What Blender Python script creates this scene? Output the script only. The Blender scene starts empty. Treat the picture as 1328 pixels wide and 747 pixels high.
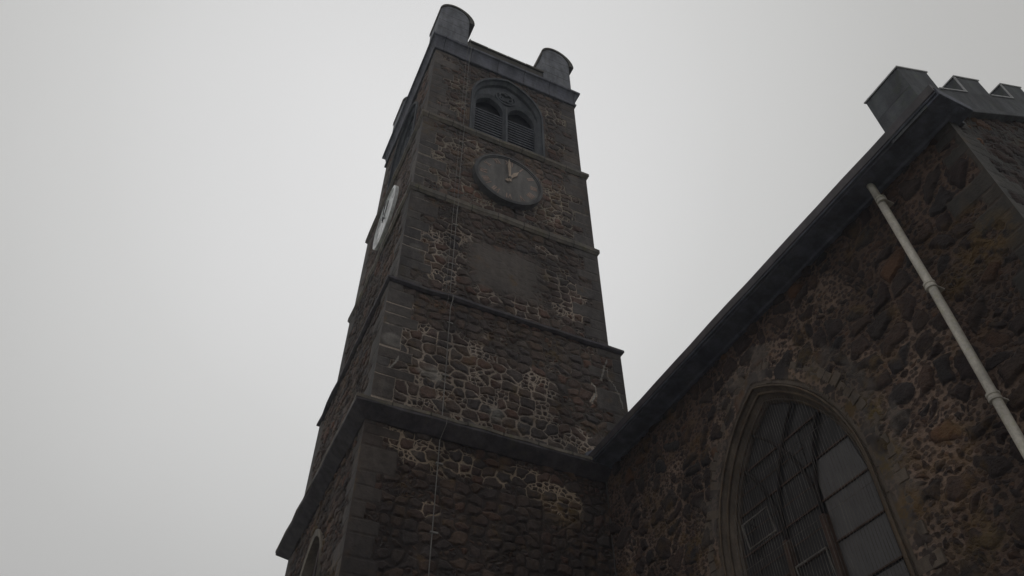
import bpy, math, random
import numpy as np
from mathutils import Matrix, Vector

# ------------------------------------------------------------------ camera, world, sun, exposure
sc = bpy.context.scene
COL = sc.collection
YAW, PITCH, ROLL = math.radians(24.8815), math.radians(46.5205), math.radians(-0.08)
cam_d = bpy.data.cameras.new('camera')
cam_d.sensor_width = 36.0
cam_d.lens = 36.0 * 1002.97 / 1328.0
cam_d.clip_end = 2000.0
cam = bpy.data.objects.new('camera', cam_d)
COL.objects.link(cam)
cam.matrix_world = (Matrix.Translation((0, 0, 1.6)) @ Matrix.Rotation(-YAW, 4, 'Z')
                    @ Matrix.Rotation(math.pi / 2 + PITCH, 4, 'X') @ Matrix.Rotation(ROLL, 4, 'Z'))
sc.camera = cam

SUN_DIR = Vector((0.14, 0.55, 0.82)).normalized()      # towards the brightest part of the overcast
SKY_HI, SKY_FALL, SKY_LOW = 0.66, 1.0, 0.34
world = bpy.data.worlds.new('World')
sc.world = world
world.use_nodes = True
wn, wl = world.node_tree.nodes, world.node_tree.links
wn.clear()
w_out = wn.new('ShaderNodeOutputWorld')
w_bg = wn.new('ShaderNodeBackground')
w_bg.inputs['Strength'].default_value = 1.0
w_sky = wn.new('ShaderNodeTexSky')
w_sky.sky_type = 'NISHITA'
w_sky.sun_disc = False
w_sky.sun_elevation = math.asin(SUN_DIR.z)
w_sky.sun_rotation = math.atan2(SUN_DIR.x, SUN_DIR.y)
w_sky.dust_density = 2.0
w_bg.inputs['Strength'].default_value = 0.106
w_hs = wn.new('ShaderNodeHueSaturation')
w_hs.inputs['Saturation'].default_value = 0.12
wl.new(w_sky.outputs[0], w_hs.inputs['Color'])
w_tc = wn.new('ShaderNodeTexCoord')
w_nrm = wn.new('ShaderNodeVectorMath'); w_nrm.operation = 'NORMALIZE'
wl.new(w_tc.outputs['Generated'], w_nrm.inputs[0])
w_dot = wn.new('ShaderNodeVectorMath'); w_dot.operation = 'DOT_PRODUCT'
wl.new(w_nrm.outputs[0], w_dot.inputs[0])
w_dot.inputs[1].default_value = SUN_DIR
w_ramp = wn.new('ShaderNodeValToRGB')                  # cloud brightness by angle from the hidden sun (values x10)
wl.new(w_dot.outputs['Value'], w_ramp.inputs[0])
cr = w_ramp.color_ramp
def stop(e, v, t=(1, 1, 1)):
    e.color = (v * t[0], v * t[1], v * t[2], 1)
cr.interpolation = 'B_SPLINE'
cr.elements[0].position = 0.0;  stop(cr.elements[0], 0.42, (1.0, .985, .96))
cr.elements[1].position = 1.0;  stop(cr.elements[1], 0.71, (1.0, 1.0, 1.0))
for p, v, t in ((0.70, 0.45, (1, .985, .95)), (0.84, 0.505, (1, .995, .97)), (0.93, 0.64, (1, 1, .985)), (0.98, 0.705, (1, 1, 1))):
    e = cr.elements.new(p); stop(e, v, t)
w_cl = wn.new('ShaderNodeTexNoise')
w_cl.inputs['Scale'].default_value = 1.6
w_cl.inputs['Detail'].default_value = 2.0
wl.new(w_nrm.outputs[0], w_cl.inputs['Vector'])
w_mr = wn.new('ShaderNodeMapRange')
w_mr.inputs['To Min'].default_value = 9.3
w_mr.inputs['To Max'].default_value = 10.7
wl.new(w_cl.outputs['Fac'], w_mr.inputs['Value'])
w_sc = wn.new('ShaderNodeVectorMath'); w_sc.operation = 'SCALE'
wl.new(w_ramp.outputs[0], w_sc.inputs[0]); wl.new(w_mr.outputs[0], w_sc.inputs['Scale'])
w_mix = wn.new('ShaderNodeMix'); w_mix.data_type = 'RGBA'
w_mix.inputs[0].default_value = 0.97                   # thick overcast veils the clear-sky model almost wholly
wl.new(w_hs.outputs[0], w_mix.inputs[6]); wl.new(w_sc.outputs[0], w_mix.inputs[7])
wl.new(w_mix.outputs[2], w_bg.inputs['Color'])
wl.new(w_bg.outputs[0], w_out.inputs['Surface'])

sun_d = bpy.data.lights.new('sun', 'SUN')
sun_d.energy = 0.5
sun_d.angle = math.radians(30)
sun_d.color = (1.0, 0.98, 0.95)
sun = bpy.data.objects.new('sun', sun_d)
COL.objects.link(sun)
sun.rotation_euler = (-SUN_DIR).to_track_quat('-Z', 'Y').to_euler()
sun.location = (0, 0, 60)

sc.view_settings.view_transform = 'Standard'
sc.view_settings.look = 'None'
sc.view_settings.exposure = 0.0
sc.view_settings.gamma = 1.0
sc.view_settings.use_curve_mapping = False
sc.render.engine = 'CYCLES'
sc.cycles.use_denoising = True
sc.cycles.max_bounces = 5
sc.cycles.diffuse_bounces = 3
sc.cycles.glossy_bounces = 3
sc.cycles.transmission_bounces = 4
sc.cycles.volume_bounces = 0

# ------------------------------------------------------------------ measured sizes (metres, eye at 1.6 m)
CX, CY = 5.032, 13.672                                  # tower centre
ZS = [9.985, 13.34, 16.886, 20.345, 25.149]             # string courses, cornice
WS = [3.04, 2.815, 2.625, 2.605, 2.635]                  # their half widths
WB = [2.778, 2.745, 2.571, 2.534, 2.451]                # wall half width of each stage
NX, GY = 7.0, 2.33                                      # nave side wall plane x, gable wall plane y
NAVE_W, NAVE_END = 12.4, CY - WB[0] + 0.0
RAKE = 0.62
def ztop(x): return 10.89 + RAKE * (x - 6.6)

rng = np.random.default_rng(7)
random.seed(7)

# ------------------------------------------------------------------ node helpers
class NT:
    def __init__(s, mat):
        s.t = mat.node_tree; s.n = s.t.nodes; s.l = s.t.links
    def node(s, typ, **kw):
        nd = s.n.new(typ)
        for k, v in kw.items(): setattr(nd, k, v)
        return nd
    def put(s, sock, v):
        if v is None: return
        if isinstance(v, bpy.types.NodeSocket): s.l.new(v, sock)
        else:
            if isinstance(v, (tuple, list)) and len(v) == 3 and sock.type == 'RGBA': v = (*v, 1)
            sock.default_value = v
    def math(s, op, a, b=None, c=None, clamp=False):
        nd = s.node('ShaderNodeMath', operation=op, use_clamp=clamp)
        s.put(nd.inputs[0], a); s.put(nd.inputs[1], b)
        if c is not None: s.put(nd.inputs[2], c)
        return nd.outputs[0]
    def vmath(s, op, a, b=None, scale=None):
        nd = s.node('ShaderNodeVectorMath', operation=op)
        s.put(nd.inputs[0], a); s.put(nd.inputs[1], b)
        if scale is not None: s.put(nd.inputs['Scale'], scale)
        return nd.outputs['Value'] if op in ('LENGTH', 'DOT_PRODUCT') else nd.outputs[0]
    def mix(s, f, a, b):
        nd = s.node('ShaderNodeMix', data_type='RGBA')
        s.put(nd.inputs[0], f); s.put(nd.inputs[6], a); s.put(nd.inputs[7], b)
        return nd.outputs[2]
    def fmix(s, f, a, b):
        nd = s.node('ShaderNodeMix', data_type='FLOAT')
        s.put(nd.inputs[0], f); s.put(nd.inputs[2], a); s.put(nd.inputs[3], b)
        return nd.outputs[0]
    def mul(s, col, v):
        return s.vmath('SCALE', col, scale=v)
    def ss(s, x, lo, hi, a=0.0, b=1.0):
        nd = s.node('ShaderNodeMapRange', interpolation_type='SMOOTHSTEP')
        s.put(nd.inputs['Value'], x)
        s.put(nd.inputs['From Min'], lo); s.put(nd.inputs['From Max'], hi)
        s.put(nd.inputs['To Min'], a); s.put(nd.inputs['To Max'], b)
        return nd.outputs[0]
    def noise(s, vec, scale, detail=3.0, rough=0.55, col=False, dim='3D'):
        nd = s.node('ShaderNodeTexNoise', noise_dimensions=dim)
        s.put(nd.inputs['Vector'], vec); s.put(nd.inputs['Scale'], scale)
        nd.inputs['Detail'].default_value = detail; nd.inputs['Roughness'].default_value = rough
        return nd.outputs['Color'] if col else nd.outputs['Fac']
    def vor(s, vec, feature, scale=1.0, rand=1.0, dim='2D'):
        nd = s.node('ShaderNodeTexVoronoi', voronoi_dimensions=dim, feature=feature)
        s.put(nd.inputs['Vector'], vec)
        nd.inputs['Scale'].default_value = scale; nd.inputs['Randomness'].default_value = rand
        return nd
    def vorq(s, vec, rand, p=3.2):
        a = s.vor(vec, 'F1', 1, rand); b = s.vor(vec, 'F2', 1, rand)
        for q in (a, b):
            q.distance = 'MINKOWSKI'; q.inputs['Exponent'].default_value = p
        return s.math('MULTIPLY', s.math('SUBTRACT', b.outputs['Distance'], a.outputs['Distance']), 0.55), a
    def ramp(s, f, stops, interp='LINEAR'):
        nd = s.node('ShaderNodeValToRGB'); r = nd.color_ramp; r.interpolation = interp
        s.put(nd.inputs[0], f)
        r.elements[0].position, r.elements[0].color = stops[0][0], (*stops[0][1], 1)
        r.elements[1].position, r.elements[1].color = stops[-1][0], (*stops[-1][1], 1)
        for p, c in stops[1:-1]:
            e = r.elements.new(p); e.color = (*c, 1)
        return nd.outputs[0]
    def wnoise(s, v, dim='3D'):
        nd = s.node('ShaderNodeTexWhiteNoise', noise_dimensions=dim)
        s.put(nd.inputs['W' if dim == '1D' else 'Vector'], v)
        return nd
    def sep(s, v):
        nd = s.node('ShaderNodeSeparateXYZ'); s.put(nd.inputs[0], v); return nd.outputs
    def comb(s, x, y, z=0.0):
        nd = s.node('ShaderNodeCombineXYZ')
        s.put(nd.inputs[0], x); s.put(nd.inputs[1], y); s.put(nd.inputs[2], z)
        return nd.outputs[0]

def new_mat(name):
    m = bpy.data.materials.new(name); m.use_nodes = True
    n = NT(m)
    return m, n, n.n['Principled BSDF'], n.n['Material Output']

# ------------------------------------------------------------------ masonry material
def masonry(name, stones, quoin_cols, mort_dark, mort_light, cell=(3.4, 4.6), mort=0.066, block=3.4, veil=0.0,
            course=0.34, qlen=(0.30, 0.62), relief=0.05, rand=0.78, sub=0.22, rough=0.85, qrelief=0.010, pebble=0.0, irregular=0.08):
    m, n, bs, out = new_mat(name)
    uv = n.node('ShaderNodeUVMap', uv_map='UVMap').outputs[0]
    ed = n.node('ShaderNodeUVMap', uv_map='edge').outputs[0]
    at = n.node('ShaderNodeAttribute', attribute_name='paint')
    pR, pG, pB = n.sep(at.outputs['Color'])
    pA = at.outputs['Alpha']
    dl, dr, _ = n.sep(ed)
    wob = n.noise(uv, 1.3, 2, col=True, dim='2D')
    wob2 = n.noise(uv, 7.0, 2, col=True, dim='2D')
    wv = n.vmath('ADD', n.vmath('SCALE', n.vmath('SUBTRACT', wob, (.5, .5, .5)), scale=irregular * 2.2),
                 n.vmath('SCALE', n.vmath('SUBTRACT', wob2, (.5, .5, .5)), scale=0.05))
    w = n.vmath('ADD', uv, wv)
    p = n.vmath('MULTIPLY', w, (cell[0], cell[1], 1))
    e1, c1n = n.vorq(p, rand, block)
    p2 = n.vmath('ADD', n.vmath('MULTIPLY', w, (cell[0] * 2.3, cell[1] * 1.9, 1)), (7.3, 2.1, 0))
    e2, c2n = n.vorq(p2, rand, block)
    c1 = n.sep(c1n.outputs['Color'])
    small = n.math('GREATER_THAN', c1[0], 1.0 - sub)
    e2s = n.math('MULTIPLY', e2, 0.50)
    edge = n.fmix(small, e1, n.math('MINIMUM', n.math('MULTIPLY', e1, 1.5), e2s))
    cell_rnd = n.mix(small, c1n.outputs['Color'], c2n.outputs['Color'])
    r = n.sep(cell_rnd)
    # joint width wanders
    jw = n.ss(n.noise(uv, 2.2, 2, dim='2D'), 0.3, 0.75, mort * 0.45, mort * 1.5)
    mortar_r = n.math('SUBTRACT', 1.0, n.ss(edge, n.math('MULTIPLY', jw, 0.55), jw))
    dome = n.ss(edge, n.math('MULTIPLY', jw, 0.4), n.math('ADD', jw, 0.16))
    fine = n.noise(uv, 26, 5, .62, dim='2D')
    med = n.noise(uv, 7, 4, .6, dim='2D')
    h_r = n.math('MULTIPLY', dome, n.math('MULTIPLY_ADD', r[1], 0.55, 0.5))
    h_r = n.math('ADD', h_r, n.math('MULTIPLY', n.math('SUBTRACT', med, .5), 0.55))
    h_r = n.math('ADD', h_r, n.math('MULTIPLY', n.math('SUBTRACT', fine, .5), 0.35))
    # quoins: long and short work at both corners
    u, v, _ = n.sep(uv)
    n1 = n.node('ShaderNodeTexNoise', noise_dimensions='1D')
    n1.inputs['Scale'].default_value = 1.0; n1.inputs['Detail'].default_value = 0.0
    n.put(n1.inputs['W'], n.math('MULTIPLY', v, 1.35))
    vq = n.math('ADD', v, n.math('MULTIPLY', n.math('SUBTRACT', n.sep(wob2)[0], .5), 0.014))
    vq = n.math('ADD', vq, n.math('MULTIPLY', n1.outputs['Fac'], 0.42))
    row = n.math('FLOOR', n.math('DIVIDE', vq, course))
    rowf = n.math('SUBTRACT', n.math('DIVIDE', vq, course), row)
    par = n.math('ABSOLUTE', n.math('MODULO', row, 2.0))
    rr = n.wnoise(row, '1D').outputs['Value']
    qd = n.math('MINIMUM', dl, dr)
    side = n.math('LESS_THAN', dl, dr)
    par = n.math('ABSOLUTE', n.math('SUBTRACT', par, side))
    ql = n.math('ADD', n.fmix(par, qlen[0], qlen[1]), n.math('ADD', n.math('MULTIPLY_ADD', rr, 0.40, -0.10), n.math('MULTIPLY', n.math('SUBTRACT', n.sep(wob2)[1], .5), 0.05)))
    inq = n.math('LESS_THAN', qd, ql)
    jr = n.math('MULTIPLY', n.math('MINIMUM', rowf, n.math('SUBTRACT', 1.0, rowf)), course)
    je = n.math('ABSOLUTE', n.math('SUBTRACT', qd, ql))
    qj = n.math('MINIMUM', jr, je)
    mortar_q = n.math('SUBTRACT', 1.0, n.ss(qj, 0.006, 0.022))
    h_q = n.math('ADD', n.ss(qj, 0.004, 0.035), n.math('ADD', n.math('MULTIPLY', n.math('SUBTRACT', fine, .5), 0.9), n.math('MULTIPLY', n.math('SUBTRACT', med, .5), 1.2)))
    # colours
    sr = n.ramp(r[2], stones)
    sr = n.mul(sr, n.math('MULTIPLY_ADD', med, 0.9, 0.55))
    sr = n.mul(sr, n.math('MULTIPLY_ADD', fine, 0.9, 0.55))
    qc = n.ramp(n.wnoise(n.comb(row, side, 0.0)).outputs['Value'], quoin_cols)
    qc = n.mul(qc, n.math('MULTIPLY_ADD', med, 1.0, 0.5))
    qc = n.mul(qc, n.math('MULTIPLY_ADD', fine, 0.5, 0.75))
    stone = n.mix(inq, sr, qc)
    # pointing survives only in patches
    pm = n.noise(uv, 3.1, 4, .65, dim='2D')
    light = n.ss(n.math('ADD', pR, n.math('MULTIPLY', n.math('SUBTRACT', pm, .5), 0.9)), 0.22, 0.52)
    light = n.math('MULTIPLY', light, n.ss(pR, 0.03, 0.2))
    mort_m = n.fmix(inq, mortar_r, n.math('MULTIPLY', mortar_q, n.fmix(light, 0.35, 0.9)))
    lcol = n.mix(n.noise(uv, 1.7, 2, dim='2D'), mort_light[0], mort_light[1])
    mcol = n.mix(light, mort_dark, lcol)
    mcol = n.mul(mcol, n.math('MULTIPLY_ADD', fine, 1.0, 0.5))
    if pebble > 0:
        pe = n.vor(n.vmath('MULTIPLY', uv, (13, 16, 1)), 'F1', 1, 1)
        pk = n.math('MULTIPLY', n.ss(pe.outputs['Distance'], 0.48, 0.28), pebble)
        mcol = n.mix(pk, mcol, n.mul(n.ramp(n.sep(pe.outputs['Color'])[0], stones), 1.1))
        h_r = n.math('ADD', h_r, n.math('MULTIPLY', n.math('MULTIPLY', pk, mortar_r), 0.35))
    # mortar smeared a little past the joint where it is light
    smear = n.math('MULTIPLY', light, n.math('MULTIPLY', n.ss(edge, n.math('MULTIPLY', jw, 2.0), jw), n.ss(med, .45, .6, 0, .5)))
    mort_m = n.math('MAXIMUM', mort_m, n.math('MULTIPLY', smear, n.math('SUBTRACT', 1.0, inq)))
    col = n.mix(mort_m, stone, mcol)
    crev_shade = n.math('MULTIPLY', n.ss(edge, n.math('MULTIPLY', jw, .75), jw), n.ss(edge, n.math('MULTIPLY', jw, 1.7), jw))
    crev_shade = n.math('MULTIPLY', n.math('MULTIPLY', crev_shade, n.math('SUBTRACT', 1.0, inq)), .55)
    col = n.mix(crev_shade, col, (.020, .015, .013))  # shadow lines of the recessed joints, painted into the colour
    streak = n.ss(pR, 1.12, 1.5)                       # thick ridges of newer cement
    col = n.mix(streak, col, n.mul((0.33, 0.31, 0.28), n.math('MULTIPLY_ADD', fine, .6, .6)))
    # smooth rendered patch
    rend = n.mul((0.108, 0.091, 0.080), n.math('MULTIPLY_ADD', med, .5, .75))
    col = n.mix(pB, col, rend)
    # lichen / ochre
    gm = n.math('MULTIPLY', pG, n.ss(n.noise(uv, 5.0, 4, .7, dim='2D'), .38, .6))
    col = n.mix(gm, col, n.mix(n.noise(uv, .9, 1, dim='2D'), (0.16, 0.080, 0.036), (0.115, 0.088, 0.030)))
    # broad weathering stains, stretched downwards
    st = n.noise(n.vmath('MULTIPLY', uv, (1.1, 0.35, 1)), 1.0, 4, .6, dim='2D')
    col = n.mul(col, n.ss(st, .3, .72, 0.68, 1.28))
    n.put(bs.inputs['Base Color'], col)
    n.put(bs.inputs['Roughness'], n.math('MULTIPLY_ADD', fine, 0.25, rough - .15))
    bs.inputs['Specular IOR Level'].default_value = 0.35
    hq = n.math('MULTIPLY', h_q, qrelief)
    hr = n.math('MULTIPLY', n.math('SUBTRACT', h_r, .75), relief)
    hr = n.math('ADD', hr, n.math('MULTIPLY', streak, 0.015))
    hh = n.fmix(inq, hr, n.math('SUBTRACT', hq, qrelief))
    hh = n.fmix(n.math('MULTIPLY', pB, .85), hh, n.math('MULTIPLY', fine, 0.004))
    hh = n.math('MULTIPLY', hh, n.ss(qd, 0.0, 0.10, 0.0, 1.0))
    hh = n.math('MULTIPLY', hh, n.math('SUBTRACT', 1.0, pA))
    dsp = n.node('ShaderNodeDisplacement')
    dsp.inputs['Midlevel'].default_value = 0.0; dsp.inputs['Scale'].default_value = 1.0
    n.put(dsp.inputs['Height'], hh)
    n.l.new(dsp.outputs[0], out.inputs['Displacement'])
    m.displacement_method = 'BOTH'
    return m

TOWER_STONES = [(0.0, (.078, .049, .039)), (.25, (.094, .070, .058)), (.45, (.062, .051, .049)), (.62, (.118, .080, .058)),
                (.76, (.073, .063, .060)), (.9, (.132, .072, .051)), (1.0, (.108, .088, .075))]
Q_GREY = [(0.0, (.080, .071, .067)), (.4, (.094, .081, .073)), (.7, (.070, .062, .060)), (1.0, (.090, .072, .060))]
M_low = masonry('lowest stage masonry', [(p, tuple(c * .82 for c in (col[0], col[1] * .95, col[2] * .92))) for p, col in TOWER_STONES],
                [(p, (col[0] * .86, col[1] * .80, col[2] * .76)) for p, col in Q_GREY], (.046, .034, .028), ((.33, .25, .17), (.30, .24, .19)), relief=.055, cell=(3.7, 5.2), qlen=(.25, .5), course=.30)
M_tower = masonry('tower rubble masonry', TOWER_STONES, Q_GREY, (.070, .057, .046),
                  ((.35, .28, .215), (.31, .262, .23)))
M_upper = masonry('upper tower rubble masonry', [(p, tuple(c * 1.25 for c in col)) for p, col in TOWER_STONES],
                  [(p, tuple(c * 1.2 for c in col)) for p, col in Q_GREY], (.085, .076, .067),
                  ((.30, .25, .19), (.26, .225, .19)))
NAVE_STONES = [(0.0, (.032, .020, .018)), (.3, (.046, .029, .024)), (.5, (.031, .026, .026)), (.70, (.060, .037, .028)),
               (.87, (.037, .029, .027)), (.95, (.110, .055, .030)), (1.0, (.072, .045, .034))]
M_nave = masonry('nave rubble masonry', NAVE_STONES, [(0, (.055, .047, .040)), (.5, (.049, .043, .038)), (1, (.060, .048, .038))],
                 (.112, .073, .054), ((.22, .150, .110), (.195, .138, .106)), cell=(2.9, 3.6), mort=0.14, relief=0.058, rand=.95, block=2.4,
                 sub=.34, qlen=(.12, .34), course=.24, pebble=.8, irregular=.2)
M_gable = masonry('gable masonry', [(p, tuple(c * 1.5 for c in col)) for p, col in NAVE_STONES],
                  [(0, (.075, .070, .066)), (1, (.09, .082, .074))], (.062, .056, .05), ((.22, .2, .17), (.2, .18, .16)),
                  cell=(2.2, 4.2), mort=.07, relief=.05, rand=.85, sub=.3, qlen=(.2, .5), course=.26)

def stone_mat(name, a, b, lichen=(.10, .10, .05), lich=.35, bump=.012, rough=.8, scale=1.0, joint=None):   # joint: spacing of the open joints along x, y, z
    m, n, bs, out = new_mat(name)
    tc = n.node('ShaderNodeTexCoord').outputs['Object']
    lo = n.noise(tc, 1.3 * scale, 4, .6); mi = n.noise(tc, 9 * scale, 5, .65); fi = n.noise(tc, 60 * scale, 4, .6)
    c = n.mix(n.ss(lo, .35, .65), a, b)
    c = n.mul(c, n.math('MULTIPLY_ADD', mi, .8, .6))
    c = n.mul(c, n.math('MULTIPLY_ADD', fi, .6, .7))
    c = n.mix(n.math('MULTIPLY', n.ss(n.noise(tc, 4.3 * scale, 5, .7), .52, .66), lich), c, lichen)
    c = n.mul(c, n.ss(n.noise(n.vmath('MULTIPLY', tc, (3, 3, .7)), 1.4, 4, .6), .3, .7, .72, 1.25))
    jm = None
    if joint:
        xyz = n.sep(n.vmath('ADD', tc, n.vmath('SCALE', n.noise(tc, 3, 2, col=True), scale=.02)))
        for k_, sp_ in enumerate(joint):
            if not sp_: continue
            q = n.math('FRACT', n.math('MULTIPLY_ADD', xyz[k_], 1.0 / sp_, .37))
            q = n.math('MULTIPLY', n.math('MINIMUM', q, n.math('SUBTRACT', 1.0, q)), sp_)
            j_ = n.ss(q, .016, .006)
            jm = j_ if jm is None else n.math('MAXIMUM', jm, j_)
        c = n.mix(n.math('MULTIPLY', jm, .7), c, (.03, .027, .025))
    n.put(bs.inputs['Base Color'], c)
    bs.inputs['Roughness'].default_value = rough
    bs.inputs['Specular IOR Level'].default_value = .35
    b1 = n.node('ShaderNodeBump'); b1.inputs['Distance'].default_value = bump
    b1.inputs['Strength'].default_value = 1.0
    hh_ = n.math('ADD', mi, n.math('MULTIPLY', fi, .35))
    if jm is not None: hh_ = n.math('SUBTRACT', hh_, jm)
    n.put(b1.inputs['Height'], hh_)
    n.l.new(b1.outputs[0], bs.inputs['Normal'])
    return m

M_cornice = stone_mat('grey cornice stone', (.120, .123, .150), (.140, .142, .168), lich=.15, joint=(.93, .93, 0))
M_string = stone_mat('weathered string stone', (.175, .148, .118), (.135, .122, .108), lichen=(.15, .14, .06), lich=.5, joint=(.71, .71, 0))
M_ledge = stone_mat('dark ledge stone', (.078, .070, .080), (.095, .084, .090), lichen=(.10, .09, .05), lich=.3)
M_merlon = stone_mat('grey merlon stone', (.165, .170, .192), (.200, .205, .228), lich=.25, joint=(0, 0, .52))
M_coping = stone_mat('coping stone', (.075, .068, .060), (.105, .095, .080), lich=.4, scale=1.6)
M_sand = stone_mat('sandstone dressing', (.138, .108, .084), (.108, .086, .068), lichen=(.13, .08, .042), lich=.35, scale=1.5)
M_sandd = stone_mat('brown sandstone moulding', (.115, .090, .068), (.130, .094, .062), lichen=(.13, .07, .035), lich=.5, scale=1.5)  # browner tone than the sandstone dressing
M_pale = stone_mat('pale window frame stone', (.20, .175, .145), (.17, .145, .115), lich=.1, scale=2)
M_eave = stone_mat('blue grey painted eaves', (.115, .125, .165), (.135, .142, .175), lichen=(.10, .09, .08), lich=.15, bump=.004, rough=.6)
M_gutter = stone_mat('brown black gutter', (.070, .060, .064), (.058, .052, .060), lich=.2, bump=.003, rough=.5)
M_lead = stone_mat('pale lead flashing', (.40, .40, .40), (.32, .32, .33), lich=.1, bump=.003, rough=.5)
M_par = stone_mat('gable parapet stone', (.105, .112, .122), (.092, .094, .104), lichen=(.10, .12, .08), lich=.4)
M_trac = stone_mat('belfry tracery stone', (.085, .092, .106), (.105, .110, .120), lichen=(.11, .13, .10), lich=.3, scale=2)
M_iron = stone_mat('rusted window iron', (.075, .043, .032), (.095, .058, .042), lich=.2, bump=.002, scale=3)
M_iron2 = stone_mat('soot black iron', (.022, .018, .017), (.032, .024, .022), lich=.1, bump=.002, rough=.95, scale=3)
M_wire = stone_mat('dark guard wire', (.17, .155, .14), (.09, .075, .065), lichen=(.06, .04, .03), lich=.5, bump=.001, scale=4)
M_pipe = stone_mat('cream painted drainpipe', (.50, .465, .415), (.58, .54, .475), lichen=(.42, .40, .25), lich=.5, bump=.0015, rough=.45, scale=3)
M_cable = stone_mat('dull metal cable', (.25, .235, .22), (.20, .19, .18), lich=0, bump=.001, scale=4)
M_louvre = stone_mat('grey louvre slate', (.15, .155, .17), (.12, .125, .14), lich=.1, bump=.004, scale=2)
M_dark = stone_mat('dark interior', (.02, .02, .022), (.025, .025, .03), lich=0)
M_slate = stone_mat('roof slate', (.06, .063, .07), (.05, .05, .055), lich=.2, scale=2)
M_dial = stone_mat('grey clock dial', (.135, .125, .118), (.150, .140, .132), lich=.08, bump=.001, rough=.6)
M_rim = stone_mat('dark clock rim', (.095, .095, .100), (.115, .112, .112), lich=.05, bump=.003)
M_gold = stone_mat('faded gilt', (.50, .40, .32), (.42, .33, .26), lichen=(.16, .11, .08), lich=.4, bump=.001, scale=4)
M_gilt2 = stone_mat('worn numeral paint', (.42, .31, .26), (.34, .25, .21), lichen=(.20, .18, .17), lich=.5, bump=.001, scale=4)
M_hop = stone_mat('dirty pale frame paint', (.19, .175, .16), (.11, .10, .09), lichen=(.07, .05, .04), lich=.6, bump=.001, scale=5)
M_white = stone_mat('white clock dial', (.86, .87, .88), (.80, .81, .82), lich=0, bump=.0002, rough=.45)
M_brown = stone_mat('brown boarding', (.075, .05, .045), (.06, .042, .038), lich=.1, scale=2)

def glass_mat(name, tint, rough, spec=.6):
    m, n, bs, out = new_mat(name)
    tc = n.node('ShaderNodeTexCoord').outputs['Object']
    d = n.noise(n.vmath('MULTIPLY', tc, (1, 1.2, .5)), 2.2, 5, .65)
    rb = n.noise(n.vmath('MULTIPLY', tc, (1, 26, .8)), 1.0, 3, .6)
    c = n.mul(tint, n.math('MULTIPLY_ADD', d, 1.5, .25))  # mottled tint for grime and uneven reflections
    c = n.mul(c, n.math('MULTIPLY_ADD', rb, .8, .6))
    n.put(bs.inputs['Base Color'], c)
    n.put(bs.inputs['Roughness'], n.ss(d, .3, .7, rough - .15, rough + .25))
    bs.inputs['Specular IOR Level'].default_value = spec
    b1 = n.node('ShaderNodeBump'); b1.inputs['Distance'].default_value = .004
    n.put(b1.inputs['Height'], n.math('ADD', n.noise(tc, 3.5, 2), n.math('MULTIPLY', rb, .25))); n.l.new(b1.outputs[0], bs.inputs['Normal'])
    return m
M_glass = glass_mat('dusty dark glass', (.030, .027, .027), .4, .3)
M_glassl = glass_mat('grey sky-sheen pane', (.092, .086, .086), .4, .5)  # lighter tint carries the grey sky reflection

def ground_mat():
    m, n, bs, out = new_mat('damp grass')
    tc = n.node('ShaderNodeTexCoord').outputs['Object']
    a = n.noise(tc, .25, 4); b = n.noise(tc, 40, 4, .7)
    c = n.mix(n.ss(a, .35, .65), (.045, .070, .022), (.060, .065, .030))
    c = n.mul(c, n.math('MULTIPLY_ADD', b, 1.2, .4))
    n.put(bs.inputs['Base Color'], c); bs.inputs['Roughness'].default_value = .9
    b1 = n.node('ShaderNodeBump'); b1.inputs['Distance'].default_value = .03
    n.put(b1.inputs['Height'], b); n.l.new(b1.outputs[0], bs.inputs['Normal'])
    return m
def gravel_mat():
    m, n, bs, out = new_mat('pale bounce gravel')
    tc = n.node('ShaderNodeTexCoord').outputs['Object']
    v = n.vor(tc, 'F1', 45, 1, '3D')
    c = n.ramp(n.sep(v.outputs['Color'])[0], [(0, (.14, .13, .115)), (.5, (.22, .205, .185)), (1, (.30, .28, .25))])
    n.put(bs.inputs['Base Color'], c); bs.inputs['Roughness'].default_value = .7
    b1 = n.node('ShaderNodeBump'); b1.inputs['Distance'].default_value = .015; b1.invert = True
    n.put(b1.inputs['Height'], v.outputs['Distance']); n.l.new(b1.outputs[0], bs.inputs['Normal'])
    return m
M_ground = ground_mat(); M_gravel = gravel_mat()

# ------------------------------------------------------------------ mesh helpers
def thing(name, label, cat, loc=(0, 0, 0), group=None):
    o = bpy.data.objects.new(name, None); COL.objects.link(o)
    o.location = loc; o['label'] = label; o['category'] = cat
    o.empty_display_size = .2
    if group: o['group'] = group
    return o

def link_mesh(name, me, mat, parent=None, origin=None, label=None, bevel=0.0, smooth=False):
    """vertices are given in world metres; they are moved to the origin of the owning thing"""
    if origin is None:
        origin = Vector((0, 0, 0)); q = parent
        while q is not None:
            origin = origin + q.location; q = q.parent
    if origin.length: me.transform(Matrix.Translation(-origin))
    me.materials.append(mat)
    o = bpy.data.objects.new(name, me); COL.objects.link(o)
    if parent is not None: o.parent = parent
    else: o.location = origin
    if label: o['label'] = label
    if bevel:
        b = o.modifiers.new('bevel', 'BEVEL'); b.width = bevel; b.segments = 2; b.limit_method = 'ANGLE'
    if smooth: me.shade_smooth()
    return o

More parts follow.
